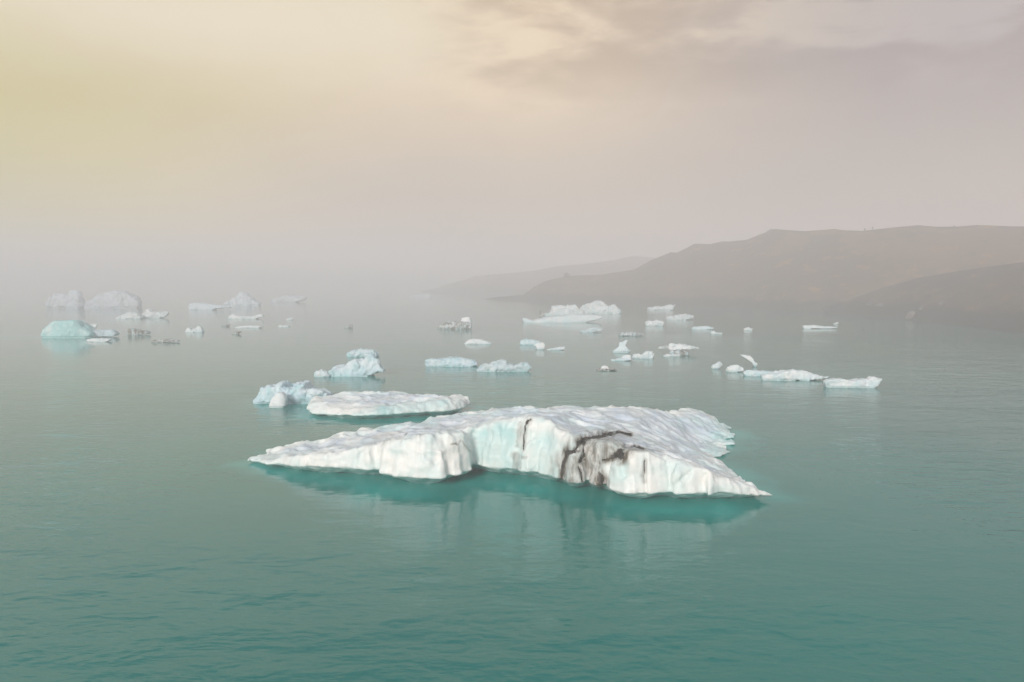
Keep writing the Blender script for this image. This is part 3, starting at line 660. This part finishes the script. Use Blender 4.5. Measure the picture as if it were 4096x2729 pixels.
def hill(name, ridge_px, ridge_Y, shore_Y, x0, x1, step, rows, amp, seed, back=90.0, mat=None):
    px = np.arange(x0, x1 + step, step)
    yr = interp(ridge_px, px); Yr = interp(ridge_Y, px); Ys = interp(shore_Y, px)
    k = np.ones(5) / 5
    Ys = np.convolve(np.pad(Ys, 12, 'edge'), np.ones(25) / 25, 'valid'); Yr = np.convolve(np.pad(Yr, 12, 'edge'), np.ones(25) / 25, 'valid')
    Ys = Ys + 4 * fbm(px / 170.0, 0, 0, seed, 2)
    Xr, Zr = at_depth(px, yr, Yr)
    rx = (px - CX) / FPX
    t = np.concatenate([np.linspace(-0.12, 1, rows), 1 + np.linspace(0, 1, 24)[1:]])
    Vs = np.zeros((len(px), len(t), 3))
    for j, tt in enumerate(t):
        if tt <= 1:
            Y = Ys + (Yr - Ys) * tt
            s = np.clip(tt, 0, 1)
            prof = 0.62 * s + 0.38 * (1 - (1 - s) ** 2.2)
            prof = prof + 0.10 * np.exp(-((s - 0.12) / 0.06) ** 2) * 0
            Z = Zr * prof + (tt * 12 if tt < 0 else 0)
            X = rx * Y / CP
            w = 4 * s * (1 - s) + 0.04
            g = np.abs(fbm((X + 0.8 * Y) / 44.0, Y / 50.0, 0, seed + 3, 2)) - 0.3
            f = fbm(X / 6.0, Y / 6.0, 0, seed + 5, 3)
            Z = Z + (amp * g * w + 0.05 * amp * f * np.minimum(1, 3 * w)) * (tt > -0.01)
            X = X + 0
        else:
            q = tt - 1
            Y = Yr + back * q
            X = rx * Y / CP
            Z = Zr * (1 - q ** 1.5) - 2.5 * q
        Vs[:, j] = np.stack([X, Y, Z], 1)
    nx, nt = len(px), len(t)
    ii, jj = np.meshgrid(np.arange(nx - 1), np.arange(nt - 1), indexing='ij')
    a = (ii * nt + jj).ravel()
    Qd = np.stack([a, a + nt, a + nt + 1, a + 1], 1)
    o = link(name, make_mesh(name, Vs.reshape(-1, 3), Qd, [mat or HILL]))
    o['kind'] = 'structure'
    return (px, yr, Yr, Ys)

near_ridge = [(1930, 1210), (1965, 1199), (2010, 1192), (2090, 1183), (2134, 1149), (2180, 1125), (2230, 1112), (2300, 1102), (2400, 1100), (2450, 1091), (2530, 1079), (2601, 1040), (2640, 1024), (2676, 1009), (2700, 1011), (2735, 994), (2769, 975), (2830, 977), (2880, 966), (2905, 967), (2976, 959), (3027, 938), (3083, 916), (3110, 919), (3200, 925), (3260, 921), (3320, 916), (3355, 921), (3430, 924), (3500, 916), (3580, 907), (3650, 901), (3720, 907), (3810, 906), (3880, 900), (4010, 905), (4096, 906), (4300, 900), (4700, 915), (5200, 930)]
near_RY = [(1960, 447), (2150, 425), (2400, 410), (2700, 385), (3000, 350), (3200, 325), (3460, 294), (3700, 288), (4096, 262), (4700, 225), (5200, 210)]
NK = 0.86
near_SY = [(1960, 440), (2150, 392), (2400, 360), (2700, 330), (3000, 290), (3200, 265), (3380, 238), (3500, 220), (3700, 194), (4096, 152), (4700, 108), (5200, 90)]
slope_SY = [(a, b * NK) for a, b in near_SY]
near_RY = [(a, b * NK) for a, b in near_RY]; near_SY = [(a, b * NK) for a, b in near_SY if a < 3300] + [(3380, 212), (3500, 207), (3700, 204), (4096, 178), (4700, 145), (5200, 130)]
hill('hill', near_ridge, near_RY, near_SY, 1930, 5200, 5, 90, 3.0, 51)
sl_ridge = [(3290, 1228), (3340, 1216), (3400, 1196), (3520, 1152), (3600, 1130), (3662, 1112), (3800, 1088), (3916, 1070), (4096, 1045), (4400, 1010), (5000, 990)]
hill('hill', sl_ridge, [(3290, 222), (3400, 209), (3662, 196), (4096, 170), (5000, 128)], [(a, b - 1.5) for a, b in slope_SY], 3290, 5000, 5, 60, 2.0, 58, back=30.0, mat=MOSS_HILL)
far_ridge = [(1690, 1172), (1740, 1162), (1810, 1140), (1900, 1104), (2050, 1092), (2134, 1084), (2227, 1066), (2367, 1053), (2460, 1039), (2531, 1023), (2560, 1028), (2610, 1032), (2800, 1045), (3100, 1060)]
hill('far_ridge', far_ridge, [(1300, 760), (2000, 600), (3100, 540)], [(1300, 720), (2000, 540), (3100, 470)], 1690, 3100, 10, 50, 5.0, 77)

bpy.context.view_layer.update()
dg = bpy.context.evaluated_depsgraph_get()
hill_objs = [bpy.data.objects['hill'], bpy.data.objects['hill.001']]
def ground(X, Y):
    z = 0.0
    for ho in hill_objs:
        ok, p, n, i = ho.ray_cast((X, Y, 200.0), (0, 0, -1))
        if ok: z = max(z, p.z)
    return z

# ------------------------------------------------------------------ ROCKS
def rock(name, label, px, py, Y, w, hgt, mat, d=None, seed=0, cat='rock', group=None, on_ground=True):
    X, Z = at_depth(px, py, Y)
    d = d or w * 0.8
    if on_ground: Z = max(ground(X, Y), 0.0)
    h = max(w, hgt) / 26
    gx = np.arange(-0.7 * w, 0.7 * w, h); gy = np.arange(-0.7 * d, 0.7 * d, h); gz = np.arange(-0.5 * hgt, 1.3 * hgt, h)
    X3, Y3, Z3 = np.meshgrid(gx, gy, gz, indexing='ij')
    r = np.sqrt((X3 / (0.5 * w)) ** 2 + (Y3 / (0.5 * d)) ** 2 + ((Z3 - 0.25 * hgt) / (0.75 * hgt)) ** 2) - 1
    F = r * 0.5 * min(w, hgt) + 0.16 * min(w, hgt) * fbm(X3 / w * 2.6, Y3 / w * 2.6, Z3 / w * 2.6, seed, 3)
    rr = np.random.default_rng(seed)
    for k in range(7):
        nv = rr.normal(size=3); nv /= np.linalg.norm(nv); nv[2] = abs(nv[2])
        F = np.maximum(F, (X3 * nv[0] + Y3 * nv[1] + (Z3 - 0.25 * hgt) * nv[2]) - 0.40 * min(w, 1.5 * hgt))
    V, Q = surface_nets(F.astype(np.float32), (gx[0], gy[0], gz[0]), h)
    o = link(name, make_mesh(name, V, Q, [mat]), loc=(X, Y, Z - 0.08 * hgt))
    return tag(o, label, cat, group)

G2 = 'boulders along the foot of the hill'
rock('boulder', 'large pale pinkish boulder standing on the dark shore at right', 3650, 1230, 199 * NK + 4, 3.0, 1.7, plain('pale rock', (0.14, 0.11, 0.095)), seed=5, group=G2)
rock('boulder', 'low grey boulder just right of the pale pinkish one at the water edge', 3688, 1250, 195.5 * NK + 4, 1.6, 0.9, ROCK, seed=6, group=G2)
rock('boulder', 'rounded boulder further right along the shore than the pale pinkish one', 3765, 1238, 190 * NK + 4, 1.9, 1.2, ROCK, seed=7, group=G2)
rock('boulder', 'brown boulder at the water edge, leftmost of the shore boulders', 3480, 1250, 224 * NK + 4, 3.6, 1.1, DARKROCK, seed=8, group=G2)
rock('boulder', 'flat dark boulder between the leftmost shore boulder and the pale pinkish one', 3520, 1252, 219 * NK + 4, 2.6, 1.0, DARKROCK, seed=9, group=G2)
rock('cairn', 'small heap of stones on the sharp left peak of the hill', 3083, 913, float(interp(near_RY, 3083)), 3.6, 1.3, DARKROCK, seed=10, cat='cairn')
rock('boulder', 'dark block standing on the low left shoulder of the hill', 2268, 1100, float(interp(near_RY, 2268)), 5.0, 2.4, DARKROCK, seed=11)
rock('boulder', 'small dark rock on the hill crest, right of the two standing people', 3815, 905, float(interp(near_RY, 3815)), 1.1, 1.0, DARKROCK, seed=12)

# ------------------------------------------------------------------ PEOPLE
def person(label, px, py, jacket, trousers, facing, seed, arm_out):
    Y = float(interp(near_RY, px)); X, _ = at_depth(px, py, Y)
    Z = ground(X, Y)
    h = 0.0125
    def caps(P, a, b, ra, rb):
        a, b = np.array(a), np.array(b)
        ab = b - a; L2 = (ab * ab).sum()
        w = [P[i] - a[i] for i in range(3)]
        t = np.clip((w[0] * ab[0] + w[1] * ab[1] + w[2] * ab[2]) / L2, 0, 1)
        d = np.sqrt(sum((w[i] - ab[i] * t) ** 2 for i in range(3)))
        return d - (ra + (rb - ra) * t)
    gx = np.arange(-0.50, 0.50, h); gy = np.arange(-0.32, 0.32, h); gz = np.arange(-0.04, 1.86, h)
    P = np.meshgrid(gx.astype(np.float32), gy.astype(np.float32), gz.astype(np.float32), indexing='ij')
    st = 0.10                                                            # half stance
    F = caps(P, (-.045, 0, 1.02), (-.10, 0.0, 1.40), .125, .115)
    F = smin(F, caps(P, (.045, 0, 1.02), (.10, 0.0, 1.40), .125, .115), .08)
    F = smin(F, caps(P, (-.16, 0, 1.45), (.16, 0, 1.45), .065, .065), .08)
    F = smin(F, caps(P, (-.07, 0, .93), (.07, 0, .93), .12, .12), .08)
    F = smin(F, caps(P, (0, 0, 1.46), (0, .01, 1.60), .055, .052), .04)
    hd = np.sqrt((P[0] / .078) ** 2 + ((P[1] - .012) / .098) ** 2 + ((P[2] - 1.675) / .118) ** 2)
    F = smin(F, (hd - 1) * .085, .03)
    F = smin(F, caps(P, (0, .10, 1.68), (0, .122, 1.655), .012, .016), .015)   # nose
    F = smin(F, caps(P, (-.08, 0, 1.69), (-.082, 0, 1.655), .014, .012), .01)
    F = smin(F, caps(P, (.08, 0, 1.69), (.082, 0, 1.655), .014, .012), .01)
    for s in (-1, 1):
        kn = (s * (st + .01), .03 if s > 0 else .0, .50); an = (s * (st + .02), -.03 if s > 0 else .0, .09)
        F = smin(F, caps(P, (s * .095, 0, .92), kn, .092, .062), .05)
        F = smin(F, caps(P, kn, an, .062, .042), .02)
        F = smin(F, caps(P, (an[0], an[1] - .03, .045), (an[0] + s * .03, an[1] + .17, .03), .045, .038), .02)
        if arm_out and s < 0:
            el, wr = (-.33, .06, 1.20), (-.20, .24, 1.28)
        else:
            el, wr = (s * .27, -.03, 1.16), (s * .27, .07, .92)
        F = smin(F, caps(P, (s * .20, 0, 1.44), el, .056, .045), .03)
        F = smin(F, caps(P, el, wr, .045, .030), .015)
        dv = np.array(wr) - np.array(el); dv /= np.linalg.norm(dv)
        pm = np.array(wr) + dv * .075
        F = smin(F, caps(P, wr, pm, .028, .034), .02)
        sd = np.array([0, 1.0, 0]) if not (arm_out and s < 0) else np.array([0, 0, 1.0])
        for q, (o_, l_) in enumerate(((-.027, .058), (-.009, .072), (.009, .066), (.027, .052))):
            a_ = pm + sd * o_ + dv * .012; F = smin(F, caps(P, a_, a_ + dv * l_ + np.array([-s * .012, 0, 0]), .0125, .0105), .004)
        th = np.array(wr) + dv * .03 + sd * .028
        F = smin(F, caps(P, th, th + dv * .045 + sd * .03, .0135, .011), .006)
    Vv, Qq = surface_nets(F, (gx[0], gy[0], gz[0]), h)
    cz = Vv[Qq].mean(1)
    mi = np.zeros(len(Qq), int)
    mi[(cz[:, 2] > .90)] = 1
    hand = (np.abs(cz[:, 0]) > .18) & (cz[:, 2] < .93) | ((cz[:, 1] > .25) & (cz[:, 2] > 1.0) & (cz[:, 2] < 1.5))
    mi[hand] = 2
    mi[cz[:, 2] > 1.52] = 2
    mi[(cz[:, 2] > 1.71) | ((cz[:, 2] > 1.60) & (cz[:, 1] < -.02))] = 3
    mi[cz[:, 2] < .10] = 3
    o = link('person', make_mesh('person', Vv, Qq, [trousers, jacket, SKIN, HAIR], None, mi), loc=(X, Y, Z))
    o.rotation_euler = (0, 0, R(facing))
    return tag(o, label, 'person', 'people standing on the hill crest')
SKIN = plain('skin', (0.42, 0.27, 0.20), 0.6, .08)
HAIR = plain('dark hair and boots', (0.03, 0.025, 0.02), 0.7)
person('left one of two people on the hill crest, dark jacket, arms down', 3459, 921, plain('dark jacket', (0.05, 0.045, 0.045)), plain('dark trousers', (0.04, 0.04, 0.05)), 160, 1, False)
person('right one of two people on the hill crest, arm raised forward, dark clothes', 3491, 917, plain('brown jacket', (0.07, 0.045, 0.04)), plain('grey trousers', (0.05, 0.05, 0.055)), 100, 2, True)

# ------------------------------------------------------------------ WATER, HAZE
def box(name, lo, hi, mat):
    x0, y0, z0 = lo; x1, y1, z1 = hi
    V = [(x0, y0, z0), (x1, y0, z0), (x1, y1, z0), (x0, y1, z0), (x0, y0, z1), (x1, y0, z1), (x1, y1, z1), (x0, y1, z1)]
    Qd = [(0, 3, 2, 1), (4, 5, 6, 7), (0, 1, 5, 4), (1, 2, 6, 5), (2, 3, 7, 6), (3, 0, 4, 7)]
    return link(name, make_mesh(name, np.array(V), np.array(Qd), [mat], smooth=False))
wx = np.unique(np.concatenate([[-1800, -900, -400, -200, -120], np.arange(-80, 60.1, 0.5), [120, 200, 400, 900, 1800]]))
wy = np.unique(np.concatenate([[-250, -100, 0, 12], np.arange(20, 130.1, 0.5), [180, 260, 400, 700, 1400, 2600]]))
WX, WY = np.meshgrid(wx, wy, indexing='ij')
water_glow = np.zeros(WX.shape)
for pl, wid, amt in WATER_GLOWS:
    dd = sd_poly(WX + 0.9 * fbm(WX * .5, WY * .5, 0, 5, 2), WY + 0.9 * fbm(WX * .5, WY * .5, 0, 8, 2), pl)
    water_glow = np.maximum(water_glow, amt * sstep(wid, -0.3 * wid, dd))
calm = sstep(11.0, 3.0, sd_poly(WX + 1.5 * fbm(WX * .2, WY * .2, 0, 9, 2), WY, WATER_GLOWS[0][0]))       # sheltered water round the big berg
calm = np.maximum(0.78 * calm, sstep(27, 85, WY) * (0.93 + 0.25 * fbm(WX * .02, WY * .035, 0, 4, 2))).clip(0, 1)
nxw, nyw = WX.shape
ii, jj = np.meshgrid(np.arange(nxw - 1), np.arange(nyw - 1), indexing='ij')
ia = (ii * nyw + jj).ravel()
w = link('water', make_mesh('water', np.stack([WX.ravel(), WY.ravel(), 0 * WX.ravel()], 1), np.stack([ia, ia + nyw, ia + nyw + 1, ia + 1], 1), [water_material()], {'water_glow': water_glow.ravel(), 'calm': calm.ravel()}))
w['kind'] = 'structure'

HAZE_D = 0.0041
hm, T, out = material('mist')
v = T.new('ShaderNodeVolumePrincipled')
v.inputs['Color'].default_value = (0.965, 0.892, 0.905, 1)
v.inputs['Density'].default_value = HAZE_D
v.inputs['Anisotropy'].default_value = 0.0
T.l.new(v.outputs[0], out.inputs['Volume'])
hz = box('haze', (-1900, -300, -6.0), (1900, 2700, 42.0), hm)
hz['kind'] = 'stuff'

# ------------------------------------------------------------------ LIGHT
SUN_EL, SUN_AZ = R(22), R(200)        # azimuth clockwise from +Y: low behind the camera, a little left
sd = bpy.data.lights.new('sun', 'SUN'); sd.energy = 2.3; sd.angle = R(12); sd.color = (1.0, 0.935, 0.875)
so = bpy.data.objects.new('sun', sd); C.objects.link(so)
so.rotation_euler = (R(90) - SUN_EL, 0, math.pi - SUN_AZ)
so.location = (0, -50, 120)

world = bpy.data.worlds.new('World'); bpy.context.scene.world = world; world.use_nodes = True
world.node_tree.nodes.clear()
T = NT(world.node_tree)
sky = T.new('ShaderNodeTexSky', sky_type='NISHITA', sun_disc=False, sun_elevation=SUN_EL, sun_rotation=SUN_AZ)
sky.air_density = 1.5; sky.dust_density = 4.0
dirv = T.new('ShaderNodeTexCoord').outputs['Generated']
nrm = T.new('ShaderNodeVectorMath', operation='NORMALIZE'); T.l.new(dirv, nrm.inputs[0])
sx = T.new('ShaderNodeSeparateXYZ'); T.l.new(nrm.outputs[0], sx.inputs[0])
DEG = 180 / math.pi
az = T.m('MULTIPLY', T.m('ARCTAN2', sx.outputs[0], sx.outputs[1]), DEG)
el = T.m('MULTIPLY', T.m('ARCSINE', sx.outputs[2]), DEG)
cv = T.new('ShaderNodeCombineXYZ')
T.l.new(az, cv.inputs[0]); T.l.new(el, cv.inputs[1])
uv = cv.outputs[0]
SK = 0.60
wob = T.m('MULTIPLY', T.m('SUBTRACT', T.noise(T.mapping(uv, (.05, .12, 1)), 1.0, 4, .6), 0.5), 14.0)
az2 = T.m('ADD', az, wob); el2 = T.m('ADD', el, T.m('MULTIPLY', wob, 0.3))
col = T.mix(T.ss(-42, -3, az2), (*srgb(212, 197, 118, SK), 1), (*srgb(242, 215, 180, SK), 1))
col = T.mix(T.m('MULTIPLY', T.ss(12, 19, el2), T.ss(2, -12, az2)), col, (*srgb(244, 228, 196, SK), 1))
col = T.mix(T.ss(0, 28, az2), col, (*srgb(172, 155, 152, SK), 1))
col = T.mix(T.m('MULTIPLY', T.m('MULTIPLY', T.ss(17, 6, el2), T.ss(-32, -8, az)), .7), col, (*srgb(186, 170, 158, SK), 1))
# cloud bank, upper middle to right
cn = T.noise(T.mapping(uv, (.050, .19, 1), (0, 0, R(-5)), (.62, .2, 0)), 1.0, 6, .56, .5)
cn2 = T.noise(T.mapping(uv, (.20, .60, 1), (0, 0, R(-7)), (3, 1, 0)), 1.0, 5, .6, .3)
cl = T.m('ADD', cn, T.m('MULTIPLY', T.m('SUBTRACT', cn2, .5), .45))
mask = T.m('MULTIPLY', T.ss(11.5, 17.5, el2), T.ss(-11, -1, az2))
dark = T.m('MULTIPLY', T.ss(.36, .66, cl), mask)
col = T.mix(T.m('MULTIPLY', dark, .66), col, T.mix(T.ss(0, 30, az), (*srgb(182, 154, 120, SK), 1), (*srgb(156, 140, 134, SK), 1)))
lite = T.m('MULTIPLY', T.ss(.50, .34, cl), mask)
col = T.mix(T.m('MULTIPLY', lite, .45), col, T.mix(T.ss(10, 34, az), (*srgb(250, 228, 190, SK), 1), (*srgb(205, 195, 190, SK), 1)))
soft = T.m('ADD', .90, T.m('MULTIPLY', T.noise(T.mapping(uv, (.03, .10, 1), (0, 0, R(6))), 1.0, 4, .55), .2))
# behind the camera overcast; unseen overhead sky darkened to dim water reflections
gen = T.mix(T.ss(23, 42, el), (*srgb(206, 197, 197, 1.0), 1), (*srgb(74, 100, 110, 1.0), 1))
infront = T.m('MULTIPLY', T.ss(75, 45, T.m('ABSOLUTE', az)), T.ss(34, 23, el))
col = T.mix(infront, gen, col)
cs = T.new('ShaderNodeVectorMath', operation='SCALE'); T.l.new(col, cs.inputs[0]); T.put(cs.inputs['Scale'], T.m('MULTIPLY', soft, 10.0))
mixn = T.mix(0.93, sky.outputs[0], cs.outputs[0])
bg = T.new('ShaderNodeBackground'); T.l.new(mixn, bg.inputs[0]); bg.inputs['Strength'].default_value = 0.1
ow = T.new('ShaderNodeOutputWorld'); T.l.new(bg.outputs[0], ow.inputs[0])

# ------------------------------------------------------------------ CAMERA, RENDER
cd = bpy.data.cameras.new('camera'); cd.lens = 24; cd.sensor_width = 36; cd.clip_end = 8000; cd.clip_start = 0.1
cam = bpy.data.objects.new('camera', cd); C.objects.link(cam)
cam.location = (0, 0, CAM_H); cam.rotation_euler = (math.pi / 2 - PITCH, 0, 0)
sc = bpy.context.scene
sc.camera = cam
sc.view_settings.view_transform = 'Standard'; sc.view_settings.look = 'None'
sc.view_settings.exposure = 0.78; sc.view_settings.gamma = 1.0; sc.view_settings.use_curve_mapping = False
sc.render.engine = 'CYCLES'
cy = sc.cycles
cy.use_denoising = True
cy.max_bounces = 12; cy.diffuse_bounces = 3; cy.glossy_bounces = 3; cy.transmission_bounces = 4; cy.transparent_max_bounces = 8
cy.volume_bounces = 4
cy.caustics_reflective = False; cy.caustics_refractive = False
